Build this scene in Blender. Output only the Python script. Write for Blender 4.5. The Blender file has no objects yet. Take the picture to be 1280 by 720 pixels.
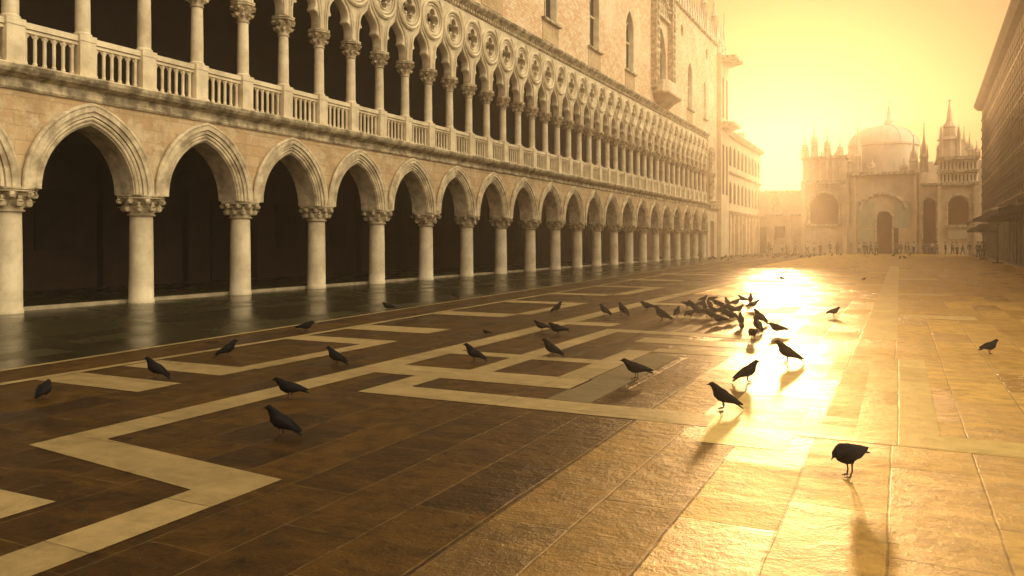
import bpy, bmesh, math, random
from mathutils import Vector, Matrix
R = math.radians
random.seed(7)
scene = bpy.context.scene
COL = scene.collection
F, HC = 1000.0, 1.8                      # focal length in photo pixels, eye height
TH = math.atan(485/F); CT, ST = math.cos(TH), math.sin(TH)

def ground(px, py):                      # photo pixel -> point on the pavement
    Z = F*HC/(py-302); X = (px-640)/F*Z
    return X*CT-Z*ST, X*ST+Z*CT
def onplane(px, py, Y):                  # photo pixel -> x, z on the plane at distance Y
    dx = (px-640)/F; t = Y/(dx*ST+CT)
    return (dx*CT-ST)*t, HC+(302-py)/F*t

# ------------------------------------------------------------------ materials
def new_mat(name):
    m = bpy.data.materials.new(name); m.use_nodes = True
    nt = m.node_tree; b = nt.nodes['Principled BSDF']
    return m, nt, b
def nd(nt, t, **k):
    n = nt.nodes.new(t)
    for a, v in k.items():
        if a in n.inputs: n.inputs[a].default_value = v
        else: setattr(n, a, v)
    return n
def ramp(nt, fac, stops):
    n = nt.nodes.new('ShaderNodeValToRGB')
    e = n.color_ramp.elements
    while len(e) < len(stops): e.new(0.5)
    for q, (p, c) in zip(e, stops):
        q.position = p; q.color = (*c, 1) if len(c) == 3 else c
    nt.links.new(fac, n.inputs[0]); return n.outputs[0]
def mixc(nt, a, b, fac, mode='MIX'):
    n = nt.nodes.new('ShaderNodeMix'); n.data_type = 'RGBA'; n.blend_type = mode
    for s, v in ((n.inputs[0], fac), (n.inputs[6], a), (n.inputs[7], b)):
        if isinstance(v, (int, float)): s.default_value = v
        elif isinstance(v, tuple): s.default_value = (*v, 1)
        else: nt.links.new(v, s)
    return n.outputs[2]
def objco(nt):
    return nt.nodes.new('ShaderNodeTexCoord').outputs['Object']
def geoco(nt):
    return nt.nodes.new('ShaderNodeNewGeometry').outputs['Position']
def noise(nt, co, scale, detail=5, rough=.6, sc3=None):
    if sc3:
        mp = nt.nodes.new('ShaderNodeMapping'); mp.inputs['Scale'].default_value = sc3
        nt.links.new(co, mp.inputs[0]); co = mp.outputs[0]
    n = nd(nt, 'ShaderNodeTexNoise'); n.inputs['Scale'].default_value = scale
    n.inputs['Detail'].default_value = detail; n.inputs['Roughness'].default_value = rough
    nt.links.new(co, n.inputs['Vector']); return n.outputs[0]
def bump(nt, b, h, strength, dist):
    n = nt.nodes.new('ShaderNodeBump'); n.inputs['Strength'].default_value = strength
    n.inputs['Distance'].default_value = dist
    nt.links.new(h, n.inputs['Height']); nt.links.new(n.outputs[0], b.inputs['Normal']); return n

def stone(name, base, dark, rough=.7, sc=1.3, streak=True, bd=.02, dirt=(.35,.62)):
    m, nt, b = new_mat(name); co = geoco(nt)
    n1 = noise(nt, co, sc, 8, .65)
    n2 = noise(nt, co, .9, 6, .6, (2.2,2.2,.35)) if streak else noise(nt, co, 3.1)
    c = mixc(nt, tuple(dark), tuple(base), ramp(nt, n1, [(dirt[0],(0,0,0)),(dirt[1],(1,1,1))]))
    c = mixc(nt, c, tuple(x*.62 for x in base), ramp(nt, n2, [(.52,(0,0,0)),(.75,(.8,.8,.8))]))
    nt.links.new(c, b.inputs['Base Color']); b.inputs['Roughness'].default_value = rough
    bump(nt, b, noise(nt, co, 14, 8, .7), .6, bd)
    return m
M = {}
M['istrian'] = stone('pale limestone', (.80,.71,.55), (.52,.44,.32))
M['capital'] = stone('weathered limestone', (.72,.62,.46), (.24,.19,.12), bd=.035, sc=2.5)
M['mould']   = stone('moulding limestone', (.74,.64,.48), (.28,.22,.15), sc=2.0, bd=.03)
M['cornice'] = stone('stained limestone', (.66,.57,.42), (.18,.145,.10), sc=2.2, bd=.04, dirt=(.4,.6))
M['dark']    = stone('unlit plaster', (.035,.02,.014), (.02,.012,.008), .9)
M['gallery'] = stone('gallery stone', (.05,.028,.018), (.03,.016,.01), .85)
M['wing']    = stone('wing plaster', (.70,.59,.43), (.5,.4,.28), .8, .5)
M['basil']   = stone('facade marble', (.74,.62,.48), (.50,.40,.29), .7, .45)
M['basil2']  = stone('green grey marble', (.46,.50,.40), (.34,.36,.28), .7, .45)
M['redwood'] = stone('brick red recess', (.30,.14,.08), (.2,.09,.05), .9, .5)
M['lead']    = stone('lead roofing', (.74,.66,.58), (.60,.52,.45), .6, .3)
M['library'] = stone('dark brown facade stone', (.11,.08,.05), (.06,.042,.026), .85, .5)  # dark brown stone tone, mottled at random
M['libdark'] = stone('dark recess stone', (.055,.04,.028), (.03,.022,.016), .9, .5)  # darker tone for openings and ceilings
M['shade']   = stone('grey shop blinds', (.30,.29,.25), (.2,.2,.17), .8, .6)
M['kerb']    = stone('kerb limestone', (.42,.36,.27), (.22,.18,.13), .5, 2.5)

def brickwall(name, c1, c2, mortar, w, h, spots=None, bd=.012, sx=1.0):
    m, nt, b = new_mat(name); co = geoco(nt)
    sp = nt.nodes.new('ShaderNodeSeparateXYZ'); cb = nt.nodes.new('ShaderNodeCombineXYZ')
    nt.links.new(co, sp.inputs[0]); nt.links.new(sp.outputs[1], cb.inputs[0]); nt.links.new(sp.outputs[2], cb.inputs[1])
    br = nd(nt, 'ShaderNodeTexBrick'); nt.links.new(cb.outputs[0], br.inputs['Vector'])
    br.inputs['Scale'].default_value = 1; br.inputs['Brick Width'].default_value = w; br.inputs['Row Height'].default_value = h
    br.inputs['Mortar Size'].default_value = .012; br.inputs['Bias'].default_value = 0
    br.inputs['Color1'].default_value = (*c1,1); br.inputs['Color2'].default_value = (*c2,1); br.inputs['Mortar'].default_value = (*mortar,1)
    n1 = noise(nt, co, .8, 7, .65)
    c = mixc(nt, br.outputs[0], tuple((a+b_)/2*.62 for a,b_ in zip(c1,c2)), ramp(nt, n1, [(.5,(0,0,0)),(.68,(.75,.75,.75))]))
    if spots: c = mixc(nt, c, spots, ramp(nt, noise(nt, co, 1.7, 6, .7), [(.50,(0,0,0)),(.62,(.9,.9,.9))]))
    nt.links.new(c, b.inputs['Base Color']); b.inputs['Roughness'].default_value = .85
    mx = nd(nt, 'ShaderNodeMath', operation='ADD'); nt.links.new(noise(nt, co, 9, 8, .7), mx.inputs[0])
    inv = nd(nt, 'ShaderNodeMath', operation='MULTIPLY'); inv.inputs[1].default_value = -.6
    nt.links.new(br.outputs['Fac'], inv.inputs[0]); nt.links.new(inv.outputs[0], mx.inputs[1])
    bump(nt, b, mx.outputs[0], .7, bd); return m
M['spandrel'] = brickwall('rose brick spandrel', (.52,.355,.21), (.60,.45,.285), (.44,.33,.21), .62, .36, (.62,.52,.37), .04)

# upper wall: lozenge pattern of rose and cream marble blocks
m, nt, b = new_mat('lozenge marble wall'); co = geoco(nt)
sp = nt.nodes.new('ShaderNodeSeparateXYZ'); nt.links.new(co, sp.inputs[0])
cb = nt.nodes.new('ShaderNodeCombineXYZ')
nt.links.new(sp.outputs[1], cb.inputs[0]); nt.links.new(sp.outputs[2], cb.inputs[1])
br = nd(nt, 'ShaderNodeTexBrick'); nt.links.new(cb.outputs[0], br.inputs['Vector'])
br.inputs['Scale'].default_value = 1; br.inputs['Brick Width'].default_value = .34; br.inputs['Row Height'].default_value = .17
br.inputs['Mortar Size'].default_value = .012
br.inputs['Color1'].default_value = (.68,.42,.25,1); br.inputs['Color2'].default_value = (.86,.74,.55,1); br.inputs['Mortar'].default_value = (.5,.35,.22,1)
def tri(a, s, period):
    ad = nd(nt, 'ShaderNodeMath', operation='MULTIPLY_ADD'); nt.links.new(sp.outputs[1], ad.inputs[0]); ad.inputs[1].default_value = s; nt.links.new(sp.outputs[2], ad.inputs[2])
    pp = nd(nt, 'ShaderNodeMath', operation='PINGPONG'); nt.links.new(ad.outputs[0], pp.inputs[0]); pp.inputs[1].default_value = period
    gt = nd(nt, 'ShaderNodeMath', operation='LESS_THAN'); nt.links.new(pp.outputs[0], gt.inputs[0]); gt.inputs[1].default_value = period*.22
    return gt.outputs[0]
mx = nd(nt, 'ShaderNodeMath', operation='MAXIMUM'); nt.links.new(tri(0,.75,.75), mx.inputs[0]); nt.links.new(tri(0,-.75,.75), mx.inputs[1])
lz = nd(nt, 'ShaderNodeMath', operation='MULTIPLY'); nt.links.new(mx.outputs[0], lz.inputs[0]); lz.inputs[1].default_value = .30
c = mixc(nt, br.outputs[0], (.62,.34,.18), lz.outputs[0])
c = mixc(nt, c, (.82,.72,.55), ramp(nt, noise(nt, co, .35, 5, .6), [(.45,(0,0,0)),(.65,(.7,.7,.7))]))
nt.links.new(c, b.inputs['Base Color']); b.inputs['Roughness'].default_value = .8
bump(nt, b, noise(nt, co, 6, 7, .75), .9, .05)
M['upper'] = m

def flat(name, col, rough=.6, metal=0, spec=None):
    m, nt, b = new_mat(name)
    co = objco(nt); n = noise(nt, co, 6, 4)
    c = mixc(nt, tuple(x*.75 for x in col), tuple(col), n)
    nt.links.new(c, b.inputs['Base Color']); b.inputs['Roughness'].default_value = rough; b.inputs['Metallic'].default_value = metal
    if spec is not None: b.inputs['Specular IOR Level'].default_value = spec
    return m
M['glass'] = flat('dark window glass', (.010,.008,.006), .6, 0, .05)
M['iron'] = flat('dark iron', (.05,.045,.04), .5, .6)
M['canvas'] = flat('dark brown canvas', (.06,.045,.035), .85)
M['canvas_light'] = flat('cream canvas', (.62,.55,.42), .85)
M['timber'] = flat('timber door', (.07,.045,.03), .7)
M['skin'] = flat('skin', (.45,.28,.2), .6)
M['hair'] = flat('hair', (.03,.02,.015), .7)
for k, c in dict(black=(.02,.02,.022), grey=(.16,.16,.16), white=(.6,.57,.5), brown=(.15,.08,.04), blue=(.05,.08,.14)).items():
    M['cloth_'+k] = flat(k+' cloth', c, .9)
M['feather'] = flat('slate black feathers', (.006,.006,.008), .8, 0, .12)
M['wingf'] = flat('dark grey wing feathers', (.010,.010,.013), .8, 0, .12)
M['claw'] = flat('dull red leg skin', (.10,.03,.025), .6)

def paving(name, c1, c2, mort, bw, rh, off, rlo, rhi, bs=.9, mottle=1.0, ior=1.25):
    m, nt, b = new_mat(name); co = geoco(nt)
    sp = nt.nodes.new('ShaderNodeSeparateXYZ'); nt.links.new(co, sp.inputs[0])
    cb = nt.nodes.new('ShaderNodeCombineXYZ')
    ay = nd(nt, 'ShaderNodeMath', operation='ADD'); ay.inputs[1].default_value = off[1]; nt.links.new(sp.outputs[1], ay.inputs[0])
    axx = nd(nt, 'ShaderNodeMath', operation='ADD'); axx.inputs[1].default_value = off[0]; nt.links.new(sp.outputs[0], axx.inputs[0])
    nt.links.new(ay.outputs[0], cb.inputs[0]); nt.links.new(axx.outputs[0], cb.inputs[1])
    # wobble the joints a little
    wn = nd(nt, 'ShaderNodeTexNoise'); wn.inputs['Scale'].default_value = 1.6; wn.inputs['Detail'].default_value = 4
    nt.links.new(co, wn.inputs['Vector'])
    vm = nd(nt, 'ShaderNodeVectorMath', operation='MULTIPLY_ADD'); nt.links.new(wn.outputs['Color'], vm.inputs[0]); vm.inputs[1].default_value = (.05,.035,0)
    nt.links.new(cb.outputs[0], vm.inputs[2])
    def brick(col1, col2, mo, ms, smooth=.1):
        br = nd(nt, 'ShaderNodeTexBrick'); nt.links.new(vm.outputs[0], br.inputs['Vector'])
        br.inputs['Scale'].default_value = 1; br.inputs['Brick Width'].default_value = bw; br.inputs['Row Height'].default_value = rh
        br.inputs['Mortar Size'].default_value = ms; br.inputs['Mortar Smooth'].default_value = smooth
        br.offset = .43; br.offset_frequency = 2; br.squash = 1.35; br.squash_frequency = 3
        br.inputs['Color1'].default_value = (*col1,1); br.inputs['Color2'].default_value = (*col2,1); br.inputs['Mortar'].default_value = (*mo,1)
        return br
    br = brick(c1, c2, mort, .007)
    rb = brick((0,0,0), (1,1,1), (.5,.5,.5), 0.0)          # one random value per slab
    big = noise(nt, co, .55, 5, .6); mid = noise(nt, co, 4.0, 8, .7); fine = noise(nt, co, 38, 6, .7)
    streak = noise(nt, co, 1.0, 7, .68, (1.2, 3.6, 1))
    c = mixc(nt, br.outputs[0], tuple(x*.45 for x in c1), ramp(nt, mid, [(.42,(0,0,0)),(.70,(.75*mottle,)*3)]))
    c = mixc(nt, c, tuple(x*1.15 for x in c2), ramp(nt, streak, [(.50,(0,0,0)),(.72,(.7*mottle,)*3)]))
    nt.links.new(c, b.inputs['Base Color'])
    # wet film: roughness from large noise + per-slab value
    a1 = nd(nt, 'ShaderNodeMath', operation='MULTIPLY_ADD'); nt.links.new(rb.outputs[0], a1.inputs[0]); a1.inputs[1].default_value = .60; nt.links.new(big, a1.inputs[2])
    mr = nd(nt, 'ShaderNodeMapRange'); nt.links.new(a1.outputs[0], mr.inputs[0])
    mr.inputs[1].default_value = .4; mr.inputs[2].default_value = 1.05; mr.inputs[3].default_value = rlo; mr.inputs[4].default_value = rhi
    nt.links.new(mr.outputs[0], b.inputs['Roughness'])
    b.inputs['IOR'].default_value = ior
    # height: chiselled grain + slab tilt/level + joints
    h1 = nd(nt, 'ShaderNodeMath', operation='MULTIPLY_ADD'); nt.links.new(streak, h1.inputs[0]); h1.inputs[1].default_value = .55
    nt.links.new(mid, h1.inputs[2])
    h2 = nd(nt, 'ShaderNodeMath', operation='MULTIPLY_ADD'); nt.links.new(fine, h2.inputs[0]); h2.inputs[1].default_value = .16; nt.links.new(h1.outputs[0], h2.inputs[2])
    jt = brick((0,0,0),(0,0,0),(1,1,1), .011, .6)
    h3 = nd(nt, 'ShaderNodeMath', operation='MULTIPLY_ADD'); nt.links.new(jt.outputs['Fac'], h3.inputs[0]); h3.inputs[1].default_value = -.10; nt.links.new(h2.outputs[0], h3.inputs[2])
    h4 = nd(nt, 'ShaderNodeMath', operation='MULTIPLY_ADD'); nt.links.new(rb.outputs[0], h4.inputs[0]); h4.inputs[1].default_value = .06; nt.links.new(h3.outputs[0], h4.inputs[2])
    bump(nt, b, h4.outputs[0], bs, .018)
    return m
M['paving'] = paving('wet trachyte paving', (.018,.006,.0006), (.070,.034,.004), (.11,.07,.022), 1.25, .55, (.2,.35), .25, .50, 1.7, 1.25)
M['central'] = paving('wet limestone slabs with painted glow', (.34,.19,.035), (.66,.42,.10), (.24,.14,.035), 1.5, .62, (.05,.15), .22, .52, 2.6, ior=1.5)  # gold glow of sky and sun on wet slabs, put into the colour
M['middle'] = paving('wet slabs with fading painted glow', (.08,.042,.006), (.22,.125,.022), (.2,.13,.05), 1.35, .54, (.22,.15), .26, .5, 1.7, ior=1.4)  # fade between dark paving and glow, put into the colour
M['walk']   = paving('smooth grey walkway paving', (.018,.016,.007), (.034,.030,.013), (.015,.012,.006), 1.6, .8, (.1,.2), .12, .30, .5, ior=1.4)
M['inlay']  = paving('wet white stone inlay', (.25,.185,.085), (.33,.25,.12), (.10,.07,.03), .9, 4.0, (.0,.1), .26, .48, .7, .8, ior=1.42)  # darker copy of the inlay stone, dimmer left side put into the colour
M['inlay_glow'] = paving('wet stone inlay with painted glow', (.52,.38,.13), (.68,.52,.20), (.3,.2,.09), .9, 4.0, (.0,.1), .26, .46, .8, .6, ior=1.45)  # lit copy of the inlay stone, glow put into its colour
M['greyslab'] = paving('wet grey slab', (.12,.095,.05), (.15,.12,.065), (.06,.045,.025), 1.0, 3, (0,.3), .25, .4, .5, .6)

# ------------------------------------------------------------------ mesh helpers
class MB:
    def __init__(s): s.v = []; s.f = []
    def add(s, vs, fs):
        o = len(s.v); s.v += [tuple(v) for v in vs]; s.f += [tuple(i+o for i in f) for f in fs]; return s
    def box(s, x0, x1, y0, y1, z0, z1):
        return s.add([(x0,y0,z0),(x1,y0,z0),(x1,y1,z0),(x0,y1,z0),(x0,y0,z1),(x1,y0,z1),(x1,y1,z1),(x0,y1,z1)],
              [(0,3,2,1),(4,5,6,7),(0,1,5,4),(1,2,6,5),(2,3,7,6),(3,0,4,7)])
    def lathe(s, prof, cx=0, cy=0, n=24, mod=None, a0=0):   # prof: (r, z)
        vs = []; fs = []
        for j, (r, z) in enumerate(prof):
            for i in range(n):
                a = a0+2*math.pi*i/n
                rr = r*(mod(j, a) if mod else 1)
                vs.append((cx+rr*math.cos(a), cy+rr*math.sin(a), z))
        for j in range(len(prof)-1):
            for i in range(n):
                k = (i+1) % n
                fs.append((j*n+i, j*n+k, (j+1)*n+k, (j+1)*n+i))
        fs.append(tuple(range(n-1, -1, -1))); fs.append(tuple((len(prof)-1)*n+i for i in range(n)))
        return s.add(vs, fs)
    def tube(s, pts, r, n=8, closed=False):
        P = [Vector(p) for p in pts]; m = len(P); vs = []; fs = []
        rr = r if isinstance(r, (list, tuple)) else [r]*m
        for i, p in enumerate(P):
            a = P[(i-1) % m] if (i > 0 or closed) else p; c = P[(i+1) % m] if (i < m-1 or closed) else p
            t = (c-a).normalized(); u = Vector((1,0,0)) if abs(t.x) < .9 else Vector((0,0,1))
            w = t.cross(u).normalized(); u = w.cross(t)
            for k in range(n):
                q = 2*math.pi*k/n; vs.append(p+(u*math.cos(q)+w*math.sin(q))*rr[i])
        for i in range(m if closed else m-1):
            j = (i+1) % m
            for k in range(n):
                l = (k+1) % n; fs.append((i*n+k, j*n+k, j*n+l, i*n+l))
        if not closed:
            fs.append(tuple(range(n))); fs.append(tuple((m-1)*n+k for k in range(n-1, -1, -1)))
        return s.add(vs, fs)
    def extr_y(s, prof, y0, y1):      # prof: closed (x,z) polygon extruded along y
        n = len(prof)
        vs = [(x,y0,z) for x,z in prof]+[(x,y1,z) for x,z in prof]
        return s.add(vs, [(i,(i+1)%n,n+(i+1)%n,n+i) for i in range(n)]+[tuple(range(n-1,-1,-1)), tuple(range(n,2*n))])
    def ball(s, c, r, n=8, sc=(1,1,1)):
        m = n//2+1; prof = [(max(.001,math.sin(math.pi*i/m)), -math.cos(math.pi*i/m)) for i in range(m+1)]
        o = len(s.v); s.lathe(prof, 0, 0, n)
        s.v[o:] = [(c[0]+v[0]*r*sc[0], c[1]+v[1]*r*sc[1], c[2]+v[2]*r*sc[2]) for v in s.v[o:]]
        return s
    def build(s, name, mat, parent=None, loc=(0,0,0), smooth=False, bevel=0):
        me = bpy.data.meshes.new(name); me.from_pydata(s.v, [], s.f)
        bm = bmesh.new(); bm.from_mesh(me); bmesh.ops.recalc_face_normals(bm, faces=bm.faces)
        if bevel: bmesh.ops.bevel(bm, geom=[e for e in bm.edges if len(e.link_faces) == 2 and e.calc_face_angle(0) > .7], offset=bevel, segments=2, affect='EDGES', clamp_overlap=True)
        bm.to_mesh(me); bm.free(); me.update()
        if smooth:
            for p in me.polygons: p.use_smooth = True
            me.set_sharp_from_angle(angle=R(40))
        me.materials.append(M[mat] if isinstance(mat, str) else mat)
        return link(name, me, parent, loc)
def link(name, me, parent=None, loc=(0,0,0), rot=(0,0,0), scale=(1,1,1)):
    o = bpy.data.objects.new(name, me); COL.objects.link(o); o.parent = parent
    o.location = loc; o.rotation_euler = rot; o.scale = scale; return o
def thing(name, label, cat, loc=(0,0,0), group=None, rz=0):
    o = bpy.data.objects.new(name, None); COL.objects.link(o); o.location = loc; o.rotation_euler.z = rz
    o.empty_display_size = .3
    return tag(o, label, cat, group)
def tag(o, label=None, cat=None, group=None, kind=None):
    if label: o['label'] = label
    if cat: o['category'] = cat
    if group: o['group'] = group
    if kind: o['kind'] = kind
    return o

AXYZ = Matrix(((0,0,1,0),(1,0,0,0),(0,1,0,0),(0,0,0,1)))      # local x,y,z -> world y,z,x
BXYZ = Matrix(((1,0,0,0),(0,0,-1,0),(0,1,0,0),(0,0,0,1)))     # local x,y,z -> world x,z,-y
def plate(name, loops, thick, mat, parent=None, bev=0, mtx=AXYZ, loc=(0,0,0), extra=None):
    """flat plate with holes: loops[0] is the outline, the rest are holes"""
    cu = bpy.data.curves.new(name, 'CURVE'); cu.dimensions = '2D'; cu.fill_mode = 'BOTH'
    cu.extrude = max(thick/2-bev, .001); cu.bevel_depth = bev; cu.bevel_resolution = 1; cu.offset = -bev
    for lp in loops:
        sp_ = cu.splines.new('POLY'); sp_.points.add(len(lp)-1)
        for q, (x, y) in zip(sp_.points, lp): q.co = (x, y, 0, 1)
        sp_.use_cyclic_u = True
    ob = bpy.data.objects.new('tmp', cu); COL.objects.link(ob)
    dg = bpy.context.evaluated_depsgraph_get(); dg.update()
    me = bpy.data.meshes.new_from_object(ob.evaluated_get(dg)); me.name = name
    bpy.data.objects.remove(ob); bpy.data.curves.remove(cu)
    me.transform(mtx)
    if extra:
        bm = bmesh.new(); bm.from_mesh(me)
        e = bpy.data.meshes.new('e'); e.from_pydata(extra.v, [], extra.f); 
        b2 = bmesh.new(); b2.from_mesh(e); bmesh.ops.recalc_face_normals(b2, faces=b2.faces); b2.to_mesh(e); b2.free()
        bm.from_mesh(e); bm.to_mesh(me); bm.free(); bpy.data.meshes.remove(e)
    me.materials.clear(); me.materials.append(M[mat])
    if not name.startswith('_'): 
        return link(name, me, parent, loc)
    return me

def arc(cx, cy, r, a0, a1, n):
    return [(cx+r*math.cos(R(a0+(a1-a0)*i/n)), cy+r*math.sin(R(a0+(a1-a0)*i/n))) for i in range(n+1)]
def pointed(cx, z0, a, r, n=12):
    """pointed arch from right springing over the apex to the left one; a half span, r radius of both arcs"""
    ap = math.degrees(math.acos((r-a)/r))
    right = arc(cx-(r-a), z0, r, 0, ap, n); left = arc(cx+(r-a), z0, r, 180-ap, 180, n)
    return right+left[1:]

# ------------------------------------------------------------------ setting
def sheet(name, mat, x0, x1, y0, y1, z):
    b_ = MB(); b_.add([(x0,y0,z),(x1,y0,z),(x1,y1,z),(x0,y1,z)], [(0,1,2,3)])
    return tag(b_.build(name, mat), kind='structure')
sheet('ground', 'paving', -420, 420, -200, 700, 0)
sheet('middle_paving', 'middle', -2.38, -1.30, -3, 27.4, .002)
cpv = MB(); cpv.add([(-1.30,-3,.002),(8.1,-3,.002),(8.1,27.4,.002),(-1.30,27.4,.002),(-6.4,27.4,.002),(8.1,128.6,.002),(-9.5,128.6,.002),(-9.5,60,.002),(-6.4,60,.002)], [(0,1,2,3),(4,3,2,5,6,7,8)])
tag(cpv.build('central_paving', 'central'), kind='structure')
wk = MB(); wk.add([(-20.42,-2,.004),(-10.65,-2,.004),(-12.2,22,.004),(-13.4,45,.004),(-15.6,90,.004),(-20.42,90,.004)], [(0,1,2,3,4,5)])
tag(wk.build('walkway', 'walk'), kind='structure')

rects = [(-6.95,-6.5,4.94,62),(-4.62,-4.2,.6,4.2),(-5.7,-5.25,.6,3.6),(-9.6,-5.7,3.2,3.6),
 (-6.5,-3.6,9.08,9.82),(-5.85,1.25,7.82,8.38),(-5.85,-5.45,8.38,9.08),(-5.42,-5.06,9.82,15.7),(-4.08,-3.65,9.82,12.8),
 (-6.5,-4.08,11.12,11.5),(-4.3,-1.15,13.85,14.6),(-3.65,-1.66,12.75,13.2),(-5.06,-1.4,15.2,15.7),(-6.5,-5.5,16.15,16.85),
 (-10.17,-8.2,6.65,7.3),(-10.1,-8.2,7.95,8.6),(-8.5,-8.15,8.6,12.1),(-10.3,-8.5,11.45,12.1),(-10.4,-8.3,13.35,14.2),
 (-10.5,-8.5,17.0,17.9),
 (-1.66,-.88,7.2,7.82),(-1.66,-.88,8.38,14.7),(-.38,.33,8.38,13.6),(-.65,-.05,16.2,64),
 (-5.06,-3.9,18.6,19.3),(-3.9,-3.4,18.6,23),(-6.5,-3.9,22.3,23),(-8.6,-8.2,17.9,22),(-10.6,-8.6,21.3,22),
 (-5.4,-1.0,26.4,27.4),(-6.5,-3,31,32),(-8.8,-8.3,26,31),(-11,-8.8,25.2,26),(-11,-8.8,30.2,31),(-3.4,-.65,36,37.2),
 (-6.5,-2,42,43.5),(-5,-.65,50,52),(-11.6,-9,36,37.2),(-12,-9,43,44.5),(-6.5,-3,58,60),(.0,1.6,21,22),(-.05,1.6,30,31.2),(-.05,1.6,42,44),]
xs = sorted({v for r_ in rects for v in r_[:2]}|{-2.38,-1.7}); ys = sorted({v for r_ in rects for v in r_[2:]})
ibl, ibr = MB(), MB()
for i in range(len(xs)-1):
    cx = (xs[i]+xs[i+1])/2; run = None
    for j in range(len(ys)):
        cy = (ys[j]+ys[j+1])/2 if j < len(ys)-1 else 1e9
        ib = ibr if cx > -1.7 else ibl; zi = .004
        ins = any(a < cx < b_ and c_ < cy < d for a, b_, c_, d in rects)
        if ins and run is None: run = ys[j]
        if not ins and run is not None:
            ib.add([(xs[i],run,zi),(xs[i+1],run,zi),(xs[i+1],ys[j],zi),(xs[i],ys[j],zi)], [(0,1,2,3)]); run = None
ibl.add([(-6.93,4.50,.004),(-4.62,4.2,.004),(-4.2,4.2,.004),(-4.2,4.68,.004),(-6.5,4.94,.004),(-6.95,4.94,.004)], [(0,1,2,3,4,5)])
tag(ibl.build('paving_inlay', 'inlay'), kind='structure'); tag(ibr.build('glow_inlay', 'inlay_glow'), kind='structure')
gs = MB(); gs.add([(-3.63,8.4,.004),(-3.1,8.4,.004),(-3.1,12.4,.004),(-3.63,12.4,.004)], [(0,1,2,3)])
tag(gs.build('grey_slabs', 'greyslab'), kind='structure')
ln = MB()
for pts, w in (([(-10.62,-2),(-11.05,4),(-11.55,12),(-12.15,22),(-13.35,45),(-15.55,90)], .13), ([(-10.05,-2),(-10.16,5),(-10.25,12),(-10.55,18),(-11.6,45),(-13,90)], .16)):
    for (a, y0), (b_, y1) in zip(pts, pts[1:]):
        ln.add([(a-w/2,y0,.009),(a+w/2,y0,.009),(b_+w/2,y1,.009),(b_-w/2,y1,.009)], [(0,1,2,3)])
tag(ln.build('border_line', 'inlay'), kind='structure')
kb = MB().box(-20.62,-20.40,-2,91.4,-.05,.10)
tag(kb.build('kerb', 'kerb', bevel=.015), kind='structure')

# ------------------------------------------------------------------ the palace
PX, BAY, S0 = -20.1, 3.93, 12.5
K0, K1 = -2, 20
palace = thing('palace', 'long pale palace with pointed ground arcade, traceried loggia and rose upper wall', 'palace', (PX, 50, 0))
def P(o): o.parent = palace; o.matrix_parent_inverse = Matrix.Translation((-PX,-50,0)); return o
YA, YB = S0+K0*BAY-.6, 91.6
FX = PX+.45            # face of the wall
# lower columns: shaft and carved capital
def leafy(amp, nl, rows):
    def f(j, a): return 1+amp*rows[j]*math.cos(nl*a+(math.pi if rows[j] < 0 else 0))*(1 if rows[j] else 0) if rows[j] else 1
    return f
def capital_mb(rb, rt, z0, z1, ab, n=48, nl=8):
    h = z1-z0
    prof = [(rb*.98,z0-.02*h),(rb*1.16,z0),(rb*1.2,z0+.06*h),(rb*1.05,z0+.10*h),(rb*1.05,z0+.15*h),(rb+(rt-rb)*.25,z0+.30*h),(rb+(rt-rb)*.62,z0+.44*h),(rb+(rt-rb)*.30,z0+.47*h),
            (rb+(rt-rb)*.45,z0+.62*h),(rb+(rt-rb)*1.0,z0+.76*h),(rb+(rt-rb)*.72,z0+.79*h)]
    rows = [0,0,0,0,0,1,2,0,1,2,0]
    def mod(j, a):
        if not rows[j]: return 1
        ph = 0 if j < 8 else math.pi
        return 1+.15*rows[j]*math.cos(nl*a+ph)*(.7+.3*math.cos(nl*3*a))
    b_ = MB().lathe(prof, 0, 0, n, mod)
    for q in range(nl):
        a = 2*math.pi*q/nl; r1 = rb+(rt-rb)*.52; r2 = rb+(rt-rb)*.98; a2 = a+math.pi/nl
        b_.ball((r1*math.cos(a),r1*math.sin(a),z0+.36*h), rt*.17, 6, (1,1,1.1)); b_.ball((r2*math.cos(a2),r2*math.sin(a2),z0+.70*h), rt*.165, 6, (1,1,.9))
        b_.ball((rt*.80*math.cos(a),rt*.80*math.sin(a),z0+.60*h), rt*.10, 6)
    b_.lathe([(ab*.90,z0+.80*h),(ab*1.0,z0+.84*h),(ab*1.0,z0+.90*h),(ab*.94,z0+.91*h),(ab*1.03,z0+.93*h),(ab*1.03,z1)], 0, 0, 8, None, math.pi/8)
    return b_
colm = MB().lathe([(.36,0),(.365,.10),(.345,.13),(.34,.6),(.33,1.6),(.315,2.56)], 0, 0, 28)
c0 = colm.build('column', 'istrian', None, smooth=True)
cap0 = capital_mb(.33,.60,2.55,3.14,.66).build('capital', 'capital', None, smooth=True)
cap0.parent = c0
def alt_mesh(mb_, mat):
    o = mb_.build('capital', mat, smooth=True); me = o.data; bpy.data.objects.remove(o); return me
capv = [cap0.data, alt_mesh(capital_mb(.33,.63,2.53,3.14,.66,60,6),'capital'), alt_mesh(capital_mb(.33,.585,2.58,3.14,.65,60,10),'capital')]
first = True
for k in range(K0, K1+1):
    if first: c, cp = c0, cap0; first = False
    else:
        c = c0.copy(); cp = cap0.copy(); COL.objects.link(c); COL.objects.link(cp); cp.parent = c
    P(c); c.location = (PX, S0+k*BAY, 0); c.rotation_euler.z = random.choice((0,.03,-.02)); cp.data = random.choice(capv)
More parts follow.
